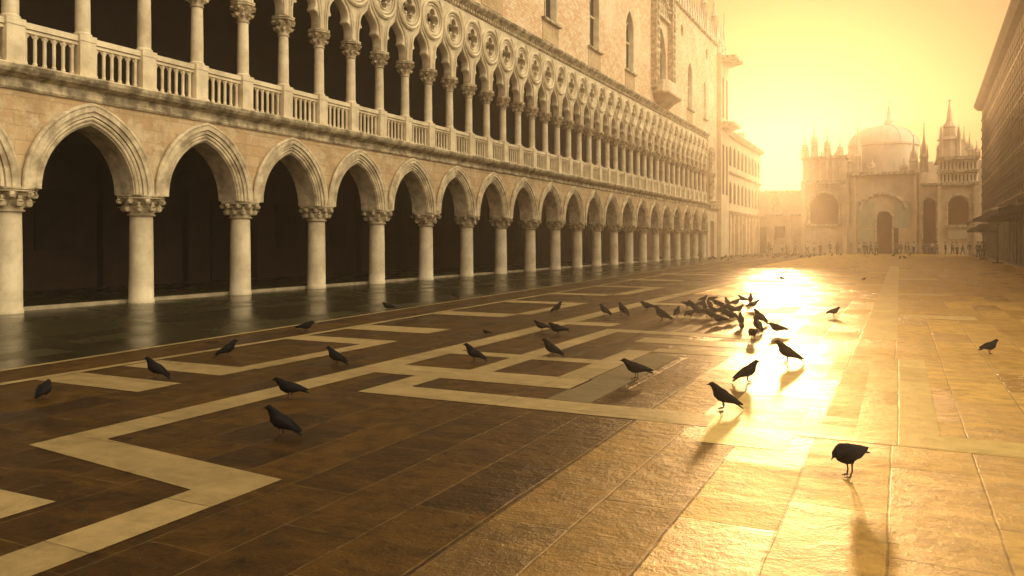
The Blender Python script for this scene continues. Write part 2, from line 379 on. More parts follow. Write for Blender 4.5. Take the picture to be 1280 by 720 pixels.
# arcade wall: one plate with pointed openings, mouldings per arch
Z0, RO, RI, AO = 3.14, 2.40, 1.98, 1.90
wall = [(YB, 5.56), (YA, 5.56), (YA, 3.14)]
ri = RI
for k in range(K0, K1):
    cy = S0+(k+.5)*BAY
    pa = pointed(cy, Z0, AO-(RO-ri), ri, 10)[::-1]
    wall += pa
wall += [(YB, 3.14)]
plate('arcade_wall', [wall], .80, 'spandrel', None).parent = None
o = bpy.data.objects['arcade_wall']; P(o); o.location = (PX+.05, 0, 0)
am = MB()
def archring(b_, r0, r1, x0, x1, d=0):
    """solid pointed ring, local to arch centre (0, Z0)"""
    off = RO-AO
    def pts(r):
        ap = math.degrees(math.acos(off/r)); n = 12
        return arc(-off, Z0, r, 0, ap, n)+arc(off, Z0, r, 180-ap, 180, n)[1:]
    A, B_ = pts(r0), pts(r1); n = len(A)
    vs = [(x,y,z) for x in (x0,x1) for q in (A,B_) for y,z in q]
    fs = []
    for i in range(n-1):
        for a, c_ in ((0,n),(n,3*n),(3*n,2*n),(2*n,0)):
            fs.append((a+i, a+i+1, c_+i+1, c_+i))
    fs += [(0,n,3*n,2*n),(n-1,2*n-1,4*n-1,3*n-1)]
    b_.add(vs, fs)
def archtube(b_, r, rad, x):
    off = RO-AO; ap = math.degrees(math.acos(off/r)); n = 14
    pts = arc(-off, Z0, r, 0, ap, n)+arc(off, Z0, r, 180-ap, 180, n)[1:]
    b_.tube([(x,y,z) for y,z in pts], rad, 8)
archring(am, 1.90, 2.04, .30, .46+.03); archring(am, 2.10, 2.30, .30, .46+.10); archring(am, 2.22, 2.36, .30, .46+.15)
archtube(am, 2.03, .055, .49); archtube(am, 2.38, .07, .56); archtube(am, 1.935, .05, .46)
archring(am, 1.86, 1.975, -.37, .44)
a0 = am.build('arch_moulding', 'mould', None)
for k in range(K0, K1):
    o = a0 if k == K0 else a0.copy()
    if k != K0: COL.objects.link(o)
    P(o); o.location = (PX, S0+(k+.5)*BAY, 0)
# string course
prof = [(-.5,5.56),(.50,5.56),(.53,5.62),(.50,5.66),(.50,5.84),(.60,5.88),(.74,5.94),(.80,6.03),(.82,6.12),(.78,6.16),(-.5,6.16)]
P(MB().extr_y([(PX+x,z) for x,z in prof], YA, YB+.3).build('string_course', 'cornice'))
# loggia columns
LB = BAY/2
lc = MB().box(-.265,.265,-.265,.265,6.16,6.30).box(-.235,.235,-.235,.235,6.30,7.20).box(-.25,.25,-.25,.25,7.20,7.36)
lc.lathe([(.23,7.36),(.235,7.42),(.195,7.46),(.19,8.2),(.175,9.22)], 0, 0, 20)
lc0 = lc.build('loggia_column', 'istrian', None, smooth=True)
lcap0 = capital_mb(.178,.39,9.18,9.85,.42,40).build('loggia_capital', 'capital', lc0, smooth=True)
# balustrade panel between two loggia columns
bl = MB().box(-.09,.09,-LB/2-0+.215,LB/2-.215,6.16,6.28).box(-.12,.12,-LB/2+.215,LB/2-.215,7.18,7.33).box(-.08,.08,-LB/2+.215,LB/2-.215,7.08,7.16)
for i in range(6):
    yy = (i-2.5)*.255
    bl.lathe([(.055,6.28),(.062,6.33),(.045,6.37),(.047,6.7),(.045,6.98),(.06,7.02),(.06,7.08)], 0, yy, 8)
    if i < 5:   # little arches joining the balusters
        bl.tube([(0,yy+.04,6.98),(0,yy+.075,7.05),(0,yy+.1275,7.08),(0,yy+.18,7.05),(0,yy+.215,6.98)], .028, 5)
bl0 = bl.build('balustrade', 'istrian', None)
# tracery unit above one loggia column
ZC = 12.22
def halfside():            # right edge of the unit from the capital up
    c = LB/2               # opening centre line
    return [(.235,9.85),(.225,10.10),(.24,10.30),(.33,10.46),(.47,10.50),(.50,10.56),(.42,10.66),(.42,10.80),(.47,10.95),(.60,11.10),(.74,11.22),(.86,11.34),(.93,11.50),(c-.02,11.66),(c-.002,11.90)]
hs = halfside(); W = LB/2-.002
outl = [(-.235,9.85)]+hs+[(W,13.45),(-W,13.45)]+[(-x,z) for x,z in hs[::-1]][:-1]
outl = [(x,z) for x,z in outl]
def quatre(cx, cz, off, r):
    pts = []
    for q in (0, 90, 180, 270):
        ox, oz = cx+off*math.cos(R(q)), cz+off*math.sin(R(q))
        pts += arc(ox, oz, r, q-118, q+118, 10)
    return pts
rim = [(-W,12.70),(-W,13.45),(W,13.45),(W,12.70)]
tex = MB()
def circ(b_, cz, r, rad, x, n=28): b_.tube([(x, r*math.cos(2*math.pi*i/n), cz+r*math.sin(2*math.pi*i/n)) for i in range(n)], rad, 6, True)
circ(tex, ZC, .86, .085, .25); circ(tex, ZC, .70, .04, .23)
qp = quatre(0, ZC, .285, .245)
tex.tube([(.22,y_,z_) for y_,z_ in qp], .035, 5, True)
for sgn in (-1, 1):
    tex.tube([(.23, sgn*(x-.045 if i not in (0,) else x-.05), z) for i, (x, z) in enumerate([(.235,9.9),(.225,10.2),(.27,10.5),(.30,10.75),(.37,11.0),(.53,11.22),(.72,11.40),(.88,11.62),(.965,11.95)])], .045, 6)
    tex.tube([(.22, sgn*x, z) for x, z in [(.10,9.92),(.10,10.5),(.16,10.9),(.34,11.2)]], .03, 5)
    tex.tube([(.22, sgn*x, z) for x, z in [(.975,12.55),(.93,12.85),(.80,13.1),(.62,13.28)]], .035, 5)
tr0m = plate('_tracery', [outl, qp[::-1]], .40, 'mould', None, .03, extra=tex)
tr0m.name = 'tracery'
tr0m.materials.clear(); tr0m.materials.append(M['istrian'])
kmin, kmax = K0*2, K1*2
fl = True
for k in range(kmin, kmax+1):
    yy = S0+k*LB
    if fl: c, cp = lc0, lcap0
    else: c = lc0.copy(); cp = lcap0.copy(); COL.objects.link(c); COL.objects.link(cp); cp.parent = c
    P(c); c.location = (PX+.12, yy, 0)
    t = link('tracery', tr0m, None); P(t); t.location = (PX+.12, yy, 0)
    if k < kmax:
        b_ = bl0 if fl else bl0.copy()
        if not fl: COL.objects.link(b_)
        P(b_); b_.location = (PX+.17, yy+LB/2, 0)
    fl = False
# cornice over the loggia
prof = [(-.4,13.45),(.30,13.45),(.36,13.50),(.34,13.62),(.42,13.68),(.52,13.80),(.62,13.90),(.66,14.02),(.60,14.08),(-.4,14.08)]
P(MB().extr_y([(PX+x,z) for x,z in prof], YA, YB+.3).build('loggia_cornice', 'cornice'))
def toothed(x0, x1, z0, z1, step, w_):
    pts = [(x0-.08, YA)]; y = YA+.1
    while y < YB:
        pts += [(x0,y),(x1,y),(x1,y+w_),(x0,y+w_)]; y += step
    pts += [(x0-.08, y)]
    b_ = MB(); n = len(pts)
    bots = []
    for (xa,ya),(xb,yb) in zip(pts, pts[1:]):
        o_ = len(b_.v); b_.v += [(xa,ya,z0),(xb,yb,z0),(xb,yb,z1),(xa,ya,z1)]; b_.f.append((o_,o_+1,o_+2,o_+3))
        if xa == x1 and xb == x1:
            for zz in (z0, z1):
                o_ = len(b_.v); b_.v += [(x0-.02,ya,zz),(x1,ya,zz),(x1,yb,zz),(x0-.02,yb,zz)]; b_.f.append((o_,o_+1,o_+2,o_+3))
    o = b_.build('dentil_band', 'mould')
    bm = bmesh.new(); bm.from_mesh(o.data); bmesh.ops.remove_doubles(bm, verts=bm.verts, dist=.0005); bm.to_mesh(o.data); bm.free()
    return o
P(toothed(PX+.335, PX+.45, 13.51, 13.63, .27, .11))
# upper wall with windows
WC = [22.3,30.3,38.2,46.2,54.2,62.6,72.0,83.3,90.3]
YE = 96.8
outer = [(YE,25.0),(YA,25.0),(YA,14.08),(YE,14.08)]
def winloop(c, w, z0, z1):
    return [(c-w,z0),(c+w,z0)]+pointed(c, z1-w*1.55, w, w*1.75, 8)
holes = []
for c in WC:
    if c == 72.0: holes.append(winloop(c, 1.9, 15.9, 21.6))
    elif c == 90.3: holes.append(winloop(c, .75, 15.6, 20.0))
    else: holes.append(winloop(c, 1.15, 15.6, 20.7))
for c in (75.8+4, 91.2):
    holes.append([(c+.55*math.cos(R(a)), 23.0+.65*math.sin(R(a))) for a in range(0,360,20)])
o = plate('upper_wall', [outer]+[h[::-1] for h in holes], 1.0, 'upper', None); P(o); o.location = (PX-.12, 0, 0)
for c in WC:
    big = c == 72.0; w = 1.9 if big else (.75 if c == 90.3 else 1.15); z1 = 21.6 if big else (20.0 if c == 90.3 else 20.7); z0 = 15.9 if big else 15.6
    fr = plate('window', [[(c-w-.0,z0)]+[(c+w,z0)]+pointed(c, z1-w*1.55, w, w*1.75, 8), (winloop(c, w-.14, z0+.10, z1-.22))[::-1]], .50, 'istrian', None)
    P(fr); fr.location = (PX+.12, 0, 0)
    pn = plate('pane', [winloop(c, w-.1, z0+.06, z1-.16)], .04, 'glass', None); pn.parent = fr; pn.location = (-.21,0,0)
    # stone mullion(s), transom and small tracery
    mb = MB()
    for q in ((-.62,.62) if big else (0,)):
        mb.lathe([(.09,z0+.1),(.075,z0+.3),(.07,z1-w*1.3-.3),(.12,z1-w*1.3)], PX-.26, c+q, 10)
    zz = z1-w*1.35
    if big:
        for q in (-1.25,0,1.25): mb.tube([(PX-.27,c+q+y_,zz+z_) for y_,z_ in ((-.6,-.1),(-.45,.25),(0,.75),(.45,.25),(.6,-.1))], .08, 6)
        circ_c = zz+1.3; mb.tube([(PX-.27,c+.5*math.cos(a/8*math.pi),circ_c+.5*math.sin(a/8*math.pi)) for a in range(16)], .08, 6, True)
    else:
        for q in (-w/2,w/2): mb.tube([(PX-.27,c+q+y_,zz+z_) for y_,z_ in ((-w/2,-.1),(-w/3,.25),(0,.6),(w/3,.25),(w/2,-.1))], .06, 6)
        mb.box(PX-.34,PX-.22,c-w,c+w,z0+(z1-z0)*.47,z0+(z1-z0)*.47+.14)
    tm = mb.build('mullion', 'mould', None); tm.parent = fr; tm.location = (.40-PX,0,0) if False else (0.40-PX-0,0,0)
    tm.location = (-(PX+.12)+.24,0,0)
    sl = MB().box(PX+.2,PX+.62,c-w-.25,c+w+.25,z0-.16,z0+.0)
    s_ = sl.build('window_sill', 'cornice', None, bevel=.02); P(s_)
    if not big and c != 90.3:
        ap = MB().box(PX+.3,PX+.42,c-w-.1,c+w+.1,14.25,z0-.162)
        P(ap.build('sill_apron', 'spandrel'))
# blind frames round the oculi
# balcony window surround
sc_ = MB()
for yy in (69.2, 74.8):
    sc_.box(PX+.34,PX+.80,yy-.42,yy+.42,15.4,25.6)
    for q in range(14):
        sc_.ball((PX+.86, yy+random.uniform(-.2,.2), 15.9+q*.68), random.uniform(.16,.26), 6, (1,1.1,1.3))
    for q in (-.42,.42): sc_.lathe([(.10,15.5),(.08,15.7),(.08,19.8),(.13,20.0),(.08,20.2),(.08,24.6),(.14,24.9)], PX+.86, yy+q, 8)
sc_.box(PX+.34,PX+.72,69.6,74.4,22.2,22.45).box(PX+.34,PX+.92,69.0,75.0,24.9,25.25)
for q in range(7): sc_.box(PX+.34,PX+.55,69.9+q*.66,70.2+q*.66,22.5,24.8)
for q in range(9): sc_.ball((PX+.62, 69.9+q*.52, 23.2+.9*math.sin(q/8*math.pi)), .22, 6)
P(sc_.build('window_surround', 'capital'))
gb = MB()
gb.extr_y([(PX+.3,25.25),(PX+.85,25.25),(PX+.7,27.2),(PX+.5,27.4),(PX+.3,27.2)], 70.4, 73.6)
for yy,h in ((69.2,28.2),(74.8,28.2),(72,30.0)):
    gb.lathe([(.38,25.2),(.34,26.2),(.42,26.3),(.22,26.8),(.18,27.4),(.02,h)], PX+.55, yy, 8)
P(gb.build('gable', 'capital'))
bc = MB()
def slabloop(w, d, z): return [(PX+.3,72-w,z),(PX+.3+d*.7,72-w,z),(PX+.3+d,72-w+.5,z),(PX+.3+d,72+w-.5,z),(PX+.3+d*.7,72+w,z),(PX+.3,72+w,z)]
rows = [(1.6,.25,13.95),(2.0,.7,14.35),(2.5,1.2,14.8),(2.75,1.45,15.0),(2.75,1.45,15.15)]
vs = [p for r_ in rows for p in slabloop(*r_)]; n = 6
bc.add(vs, [(j*n+i,j*n+(i+1)%n,(j+1)*n+(i+1)%n,(j+1)*n+i) for j in range(len(rows)-1) for i in range(n)]+[tuple(range(n)),tuple((len(rows)-1)*n+i for i in range(n))])
bb = bc.build('balcony', 'spandrel', None); P(bb)
bp = MB(); lp = slabloop(2.7,1.4,15.15); lp2 = slabloop(2.55,1.25,15.15)
for q in range(1, 4+0):
    pass
for i in range(5):
    a_, b2, c2, d2 = lp[i], lp[i+1], lp2[i+1], lp2[i]
    bp.add([a_,b2,c2,d2,(a_[0],a_[1],16.15),(b2[0],b2[1],16.15),(c2[0],c2[1],16.15),(d2[0],d2[1],16.15)], [(0,1,2,3),(4,7,6,5),(0,4,5,1),(1,5,6,2),(2,6,7,3),(3,7,4,0)])
bpo = bp.build('balcony_parapet', 'istrian', None); bpo.parent = bb
# roof band and merlons
P(MB().extr_y([(PX-.5,25.0),(PX+.42,25.0),(PX+.60,25.15),(PX+.60,25.3),(PX-.5,25.3)], YA, YE).build('roof_cornice', 'cornice'))
def merlon_mb(b_):
    b_.extr_y([(-.15,0),(.15,0),(.15,1.0),(-.15,1.0)], -.34, .34)
    b_.extr_y([(-.10,1.0),(.10,1.0),(.10,1.5),(-.10,1.5)], -.2, .2)
    b_.lathe([(.17,1.5),(.13,1.75),(.03,2.5)], 0, 0, 6); b_.ball((0,0,2.55), .09, 6)
    for q in (-.3,.3): b_.lathe([(.07,1.0),(.05,1.25),(.01,1.6)], 0, q, 5)
mb = MB(); merlon_mb(mb); ml0 = mb.build('merlon', 'istrian', None)
y = 30; i = 0
while y < YE:
    if not (68.6 < y < 75.4):
        o = ml0 if i == 0 else ml0.copy()
        if i: COL.objects.link(o)
        P(o); o.location = (PX+.25, y, 25.3); i += 1
    y += 1.12
for yy in (91.0, 96.6):
    pn = MB().box(-.45,.45,-.45,.45,25.3,27.0).lathe([(.55,27.0),(.42,27.3),(.36,28.6),(.45,28.7),(.25,29.3),(.03,31.6)], 0, 0, 8)
    for q in range(4): pn.lathe([(.09,27.0),(.07,28.0),(.01,28.9)], .42*(1 if q%2 else -1), .42*(1 if q>1 else -1), 5)
    o = pn.build('pinnacle', 'istrian', None); P(o); o.location = (PX+.1, yy, 0)
# inside of the arcades
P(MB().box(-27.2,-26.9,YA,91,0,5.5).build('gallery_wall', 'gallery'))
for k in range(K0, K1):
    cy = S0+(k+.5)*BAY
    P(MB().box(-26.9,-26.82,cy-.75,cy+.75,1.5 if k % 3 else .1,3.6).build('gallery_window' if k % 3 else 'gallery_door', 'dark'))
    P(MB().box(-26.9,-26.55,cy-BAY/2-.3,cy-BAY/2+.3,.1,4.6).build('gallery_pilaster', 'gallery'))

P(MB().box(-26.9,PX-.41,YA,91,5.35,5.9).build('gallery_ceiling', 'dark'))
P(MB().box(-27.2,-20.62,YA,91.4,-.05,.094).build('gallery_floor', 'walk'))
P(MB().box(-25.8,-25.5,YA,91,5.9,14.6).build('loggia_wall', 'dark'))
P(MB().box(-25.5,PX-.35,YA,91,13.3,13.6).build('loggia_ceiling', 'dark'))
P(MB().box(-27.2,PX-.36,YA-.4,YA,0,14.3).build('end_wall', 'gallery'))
P(MB().box(-34,PX-.63,YA,YE,14.3,25.0).build('attic_block', 'upper'))
# the last pier with its doorway and corner shaft
pr_ = MB().box(-25,PX+.42,91.6,93.0,0,14.05).box(-25,PX+.42,95.2,96.8,0,14.05).box(-25,PX+.42,93.0,95.2,4.2,14.05).box(-25,PX-.9,93.0,95.2,0,4.2)
P(pr_.build('corner_pier', 'wing'))
P(MB().box(PX-.9,PX-.82,93.1,95.1,0,4.1).build('door', 'timber'))
cs = MB().lathe([(.42,6.2),(.5,6.4),(.36,6.6),(.34,9.0),(.55,9.4),(.5,9.8),(.3,10.2),(.34,11.2),(.5,11.9),(.2,12.6)], PX+.75, 92.2, 10, lambda j,a: 1+.12*math.cos(5*a+j))
P(cs.build('corner_statue', 'capital', smooth=True))
P(MB().extr_y([(PX+.3,5.56),(PX+.7,5.6),(PX+.85,6.16),(PX+.3,6.16)], 91.9, 96.9).build('pier_band', 'cornice'))

# ------------------------------------------------------------------ corner tower with ledges, and the side wing
tw = thing('corner_tower', 'tall hazy block with two projecting ledges at the far end of the palace', 'tower', (-20, 99, 0))
def PT(root):
    l = Vector(root.location)
    def f(o): o.parent = root; o.matrix_parent_inverse = Matrix.Translation(-l); return o
    return f
p = PT(tw)
p(MB().box(-24,-19.2,96.9,101.5,0,24.4).build('wall', 'wing'))
for z0, d in ((23.3,1.9),(15.4,1.6)):
    p(MB().add([(-19.3,96.95,z0),(-19.3+d,97.1,z0+.35),(-19.3+d,101.3,z0+.35),(-19.3,101.5,z0),(-19.3,96.95,z0+.8),(-19.3+d,97.1,z0+.75),(-19.3+d,101.3,z0+.75),(-19.3,101.5,z0+.8)],
        [(0,3,2,1),(4,5,6,7),(0,1,5,4),(1,2,6,5),(2,3,7,6),(3,0,4,7)]).build('ledge', 'cornice'))
for z0,z1 in ((16.8,21.6),(7.5,13.5)):
    for yy in (98.0,100.2):
        w_ = MB().box(-19.24,-19.17,yy-.45,yy+.45,z0,z1); p(w_.build('window', 'libdark'))
for yy,h in ((97.3,29.5),(99.2,28.0),(101.1,30.5)):
    p(MB().lathe([(.45,24.4),(.4,25.6),(.5,25.7),(.26,26.4),(.02,h)], -19.7, yy, 8).build('pinnacle', 'istrian'))

wg = thing('side_wing', 'row of lower hazy palace houses receding beyond the corner tower', 'building', (-20, 115, 0)); p = PT(wg)
p(MB().box(-30,-19.9,101.5,131,0,15.4).build('wall', 'wing'))
for z0,z1,d in ((5.3,5.8,.5),(10.6,10.9,.3),(15.4,16.0,.7)):
    p(MB().extr_y([(-20.0,z0),(-19.9+d*.5,z0),(-19.9+d,z1-.1),(-19.9+d,z1),(-20.0,z1)], 101.6, 131).build('cornice', 'cornice'))
for i in range(10):
    yy = 103.2+i*2.9
    for z0,z1 in ((6.8,9.6),(11.7,14.2)):
        w_ = plate('window', [winloop(yy, .55, z0, z1)], .12, 'libdark', None); p(w_); w_.location.x = -19.87
    if i % 2 == 0: dd = MB().box(-19.95,-19.84,yy-.95,yy+.95,0,4.2); p(dd.build('shopfront', 'libdark'))
    p(MB().box(-19.95,-19.55,yy+1.2,yy+1.7,0,5.3).build('pilaster', 'wing'))
    if i % 3 == 1: p(MB().box(-22,-21,yy-.5,yy+.5,16,18.2).build('chimney', 'wing'))

# ------------------------------------------------------------------ far side of the square
YF = 129.0
def B(px, py, Y=YF): return onplane(px, py, Y)
def bx(x0, x1, ytop, ybot, Y0, Y1, mat, name, p):   # box on the far facade from photo-measured extents
    X0, z1 = B(x0, ytop, Y0); X1, _ = B(x1, ytop, Y0); z0 = max(0, B(x0, ybot, Y0)[1])
    o = MB().box(X0, X1, Y0, Y1, z0, z1).build(name, mat); return p(o)
def fplate(name, loops, thick, mat, p, Y, bev=0):
    o = plate(name, loops, thick, mat, None, bev, BXYZ); p(o); o.location.y = Y; return o
def spire(px, ytip, ybase, w, p, Y=YF+1.5, name='spire', mat='basil'):
    X, zt = B(px, ytip, Y); zb = B(px, ybase, Y)[1]; h = zt-zb
    b_ = MB().lathe([(w,zb),(w*.9,zb+h*.28),(w*1.15,zb+h*.30),(w*.7,zb+h*.36),(w*.55,zb+h*.5),(w*.62,zb+h*.52),(w*.3,zb+h*.62),(w*.06,zt-.25),(w*.22,zt-.15),(w*.04,zt)], X, Y, 8)
    for q in range(4):
        a = math.pi/4+q*math.pi/2
        b_.lathe([(w*.22,zb),(w*.18,zb+h*.38),(w*.02,zb+h*.55)], X+w*1.05*math.cos(a), Y+w*1.05*math.sin(a), 5)
    return p(b_.build(name, mat))

gh = thing('gabled_house', 'low hazy house with a small gabled niche left of the domed church', 'house', (-17, YF, 0)); p = PT(gh)
bx(946,1001,243,330,YF+.6,YF+9,'basil','wall',p)
for (a,b_,t,bt,mt) in ((949,958,284,330,'libdark'),(969,981,283,297,'libdark')):
    bx(a,b_,t,bt,YF+.5,YF+.62,mt,'door' if bt > 310 else 'window',p)
X0,_=B(960,260); X1,_=B(977,260); zt=B(968,236)[1]; zb=B(968,268)[1]; zm=B(968,250)[1]
fplate('niche', [[(X0,zb),(X1,zb),(X1,zm),((X0+X1)/2,zt),(X0,zm)], [(X0+.35,zb+.3),(X0+.35,zm),((X0+X1)/2,zt-.7),(X1-.35,zm),(X1-.35,zb+.3)]], .4, 'istrian', p, YF+.45)
for q in (.25,.5,.75): p(MB().lathe([(.16,zb+.3),(.12,zb+1.2),(.16,zb+1.4),(.05,zb+1.9)], X0+(X1-X0)*q, YF+.45, 8).build('statue', 'capital'))
bx(944,1003,239,243.5,YF+.2,YF+9,'cornice','cornice',p); bx(944,1001,268,270.5,YF+.3,YF+.62,'cornice','cornice',p)
bx(962,966,270,330,YF+.3,YF+.62,'basil','pilaster',p); bx(984,988,270,330,YF+.3,YF+.62,'basil','pilaster',p)

bs = thing('church', 'hazy domed church with spires and tall arched openings closing the far end', 'church', (-2, YF, 0)); p = PT(bs)
# left pavilion
def pav(x0, x1, ytop, ax0, ax1, aytop, aybot, name, open_mat, Y, low=None):
    X0 = B(x0,0,Y)[0]; X1 = B(x1,0,Y)[0]; zt = B(x0,ytop,Y)[1]
    A0 = B(ax0,0,Y)[0]; A1 = B(ax1,0,Y)[0]; at_, ab = B(ax0,aytop,Y)[1], max(.0,B(ax0,aybot,Y)[1])
    c = (A0+A1)/2; w = (A1-A0)/2; zs = at_-w
    hole = [(c-w,ab+.01),(c+w,ab+.01)]+arc(c, zs, w, 0, 180, 16)
    fplate(name, [[(X0,0),(X1,0),(X1,zt),(X0,zt)], hole[::-1]], 1.0, 'basil', p, Y+.5)
    p(MB().box(X0+.05,X1-.05,Y+1.9,Y+8,0,zt-.1).build('body', 'basil'))
    fplate('arch_recess', [hole], .1, open_mat, p, Y+1.6)
    rg = MB(); rg.tube([(x,Y-.02,z) for x,z in [(c+w+.15,ab)]+arc(c, zs, w+.15, 0, 180, 16)+[(c-w-.15,ab)]], .16, 6)
    p(rg.build('arch_moulding', 'mould'))
    return X0, X1, zt
pav(1003,1057,199,1012,1048,242,280,'wall','redwood',YF)
bx(1001,1059,226,231,YF-.4,YF+.0,'cornice','cornice',p); bx(1001,1059,196,199.5,YF-.4,YF+8,'cornice','cornice',p)
for q in range(9): bx(1006+q*5.4,1009+q*5.4,231,235,YF-.3,YF-.003,'mould','corbel',p)
for q in range(6): bx(1008+q*8,1010+q*8,201,225,YF-.15,YF-.003,'istrian','pilaster',p)
bx(1001,1005,231,330,YF-.35,YF-.003,'basil','pilaster',p); bx(1053,1058,231,330,YF-.35,YF-.003,'basil','pilaster',p)
bx(1003,1057,280,283,YF-.3,YF-.003,'cornice','cornice',p)
for px_,yt in ((1006,168),(1018,150),(1034,160),(1050,172)): spire(px_,yt,197,.55,p)
for q in range(8): bx(1009+q*5.6,1011.5+q*5.6,190,196.5,YF+.2,YF+.5,'istrian','merlon',p)
# centre block, wide door arch, dome
YC = YF+1.0
X0,X1,zt = pav(1057,1152,218,1096,1115,265,330,'wall','redwood',YC)
bx(1058,1150,216,220,YC-.6,YC+8,'cornice','cornice',p)
bx(1070,1140,244,330,YC-.12,YC-.003,'basil2','marble_panel',p) if False else None
for a,b_ in ((1072,1093),(1118.5,1138)): bx(a,b_,252,284,YC-.12,YC-.003,'basil2','marble_panel',p)
bx(1072,1093,286,330,YC-.12,YC-.003,'basil2','marble_panel',p)
bx(1117,1123,285,330,YC-.14,YC-.003,'libdark','side_door',p)
for a,b_ in ((1057,1061),(1066,1069),(1142,1146),(1149,1152)): bx(a,b_,220,330,YC-.5,YC-.003,'basil','buttress',p)
Xc = B(1103,0,YC)[0]; zc = B(1103,262,YC)[1]
mb = MB(); mb.tube([(Xc+3.1*math.cos(R(a)),YC-.1,zc+2.3*math.sin(R(a))) for a in range(0,181,12)], .28, 6)
p(mb.build('porch_arch', 'mould'))
Yd = YC+9
xl = B(1060,0,Yd)[0]; xr = B(1149,0,Yd)[0]; zb = B(1104,219,Yd)[1]; zd = B(1104,180,Yd)[1]; ztop = B(1113,158,Yd)[1]
rc = (xr-xl)/2; cxd = (xl+xr)/2
dm = MB().lathe([(rc*.97,zb-6),(rc*.97,zd-.6),(rc*1.02,zd-.5),(rc*1.02,zd-.1),(rc*.985,zd),(rc*.95,zd+(ztop-zd)*.25),(rc*.87,zd+(ztop-zd)*.5),(rc*.72,zd+(ztop-zd)*.75),(rc*.52,zd+(ztop-zd)*.92),(rc*.3,ztop),(.3,ztop+.3)], cxd, Yd, 40)
d_ = p(dm.build('dome', 'lead', smooth=True))
dr = MB()
for q in range(12):
    a = q*math.pi/6; dr.tube([(cxd+rc*f_*math.cos(a),Yd+rc*f_*math.sin(a),zd+(ztop-zd)*g_) for f_,g_ in ((1.0,-.02),(.96,.25),(.88,.5),(.73,.75),(.53,.93),(.3,1.01))], .05, 5)
p(dr.build('dome_rib', 'lead'))
Xl, zl = B(1113,127,Yd)
p(MB().lathe([(.9,ztop-.1),(.75,ztop+.7),(.85,ztop+.8),(.5,ztop+1.2),(.42,ztop+2.2),(.28,ztop+2.8),(.06,zl-.2),(.16,zl-.1),(.03,zl+.2)], cxd+(Xl-cxd)*.9, Yd, 10).build('lantern', 'lead', smooth=True))
for px_,yt,yb in ((1072,150,215),(1062,172,216),(1142,168,216),(1155,153,215),(1090,196,216),(1130,198,216)): spire(px_,yt,yb,.6,p,YC+2)
# tall red niche between centre and right pavilion
pav(1152,1173,232,1154,1170,248,330,'wall','redwood',YF+.4)
bx(1151,1174,229,233,YF+.1,YF+.397,'cornice','cornice',p)
# right pavilion with two rows of small columns
pav(1173,1226,232,1185,1212,245,281,'wall','redwood',YF-.3)
YR = YF-.3
bx(1171,1224,228,232,YR-.5,YR+.5,'cornice','cornice',p); bx(1171,1224,213,216,YR-.4,YR+.5,'cornice','cornice',p); bx(1170,1225,196,200,YR-.6,YR+8,'cornice','cornice',p)
bx(1175,1222,199,229,YR+1.2,YR+8,'libdark','gallery_back',p)
for (yt,yb) in ((200,213),(216,228)):
    for q in range(11):
        X,z1 = B(1174+q*4.7,yt,YR); z0 = B(1174,yb,YR)[1]
        p(MB().lathe([(.22,z0),(.15,z0+.2),(.14,z1-.35),(.26,z1-.05),(.26,z1)], X, YR+.15, 8).build('gallery_column', 'istrian'))
for a,b_ in ((1172,1177),(1218,1224)): bx(a,b_,232,330,YR-.4,YR-.003,'basil','buttress',p)
bx(1182,1214,281,284,YR-.4,YR-.003,'cornice','cornice',p)
bx(1186,1210,287,299,YR-.25,YR-.003,'canvas_light','banner',p)
for px_,yt,yb,w in ((1187,124,197,1.5),(1175,168,197,.5),(1198,160,197,.6),(1205,158,197,.5),(1212,166,197,.5),(1180,155,197,.55),(1221,176,197,.5)): spire(px_,yt,yb,w,p,YR+2)
bx(1058,1238,206,330,YF+16,YF+30,'basil','nave',p)
mb = MB(); X0_,_=B(1173,0,YR+2); X1_,_=B(1210,0,YR+2); zz0=B(1190,197,YR+2)[1]; zz1=B(1190,166,YR+2)[1]
mb.add([(X0_,YR+1,zz0),(X1_,YR+1,zz0),(X1_,YR+5,zz0),(X0_,YR+5,zz0),(X0_+1.2,YR+2,zz1),(X1_-1.2,YR+2,zz1),(X1_-1.2,YR+4,zz1),(X0_+1.2,YR+4,zz1)], [(0,3,2,1),(4,5,6,7),(0,1,5,4),(1,2,6,5),(2,3,7,6),(3,0,4,7)])
p(mb.build('roof', 'basil'))
bd = bx(1060.5,1067,285,303,YC-.62,YC-.52,'canvas_light','banner',p)

# ------------------------------------------------------------------ building on the right
lb = thing('library', 'dark brown hazy building of many banded storeys along the right edge', 'building', (10, 85, 0)); p = PT(lb)
LX, L0, L1, LT = 8.35, 26.0, 117.0, 18.4
wl = []
nb = 13
for i in range(nb+1): pass
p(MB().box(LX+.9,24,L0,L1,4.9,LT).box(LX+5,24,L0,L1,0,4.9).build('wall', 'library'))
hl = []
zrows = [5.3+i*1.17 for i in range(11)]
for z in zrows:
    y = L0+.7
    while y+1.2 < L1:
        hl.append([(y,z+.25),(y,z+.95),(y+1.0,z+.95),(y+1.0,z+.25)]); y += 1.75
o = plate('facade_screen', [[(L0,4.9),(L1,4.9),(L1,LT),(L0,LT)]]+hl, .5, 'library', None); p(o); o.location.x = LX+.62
for i, z in enumerate(zrows):
    o = MB().extr_y([(LX+.4,z-.05),(LX+.27,z-.02),(LX+.24,z+.08),(LX+.4,z+.12)], L0, L1).build('string_course', 'cornice' if i % 3 == 0 else 'library'); p(o)
p(MB().extr_y([(LX+.6,LT),(LX-.1,LT+.1),(LX-.45,LT+.5),(LX-.5,LT+.7),(LX+.6,LT+.85)], L0, L1+.9).build('roof_cornice', 'library'))
p(MB().box(LX+.1,24,L0,L1+.2,LT+.85,LT+1.3).build('roof', 'library'))
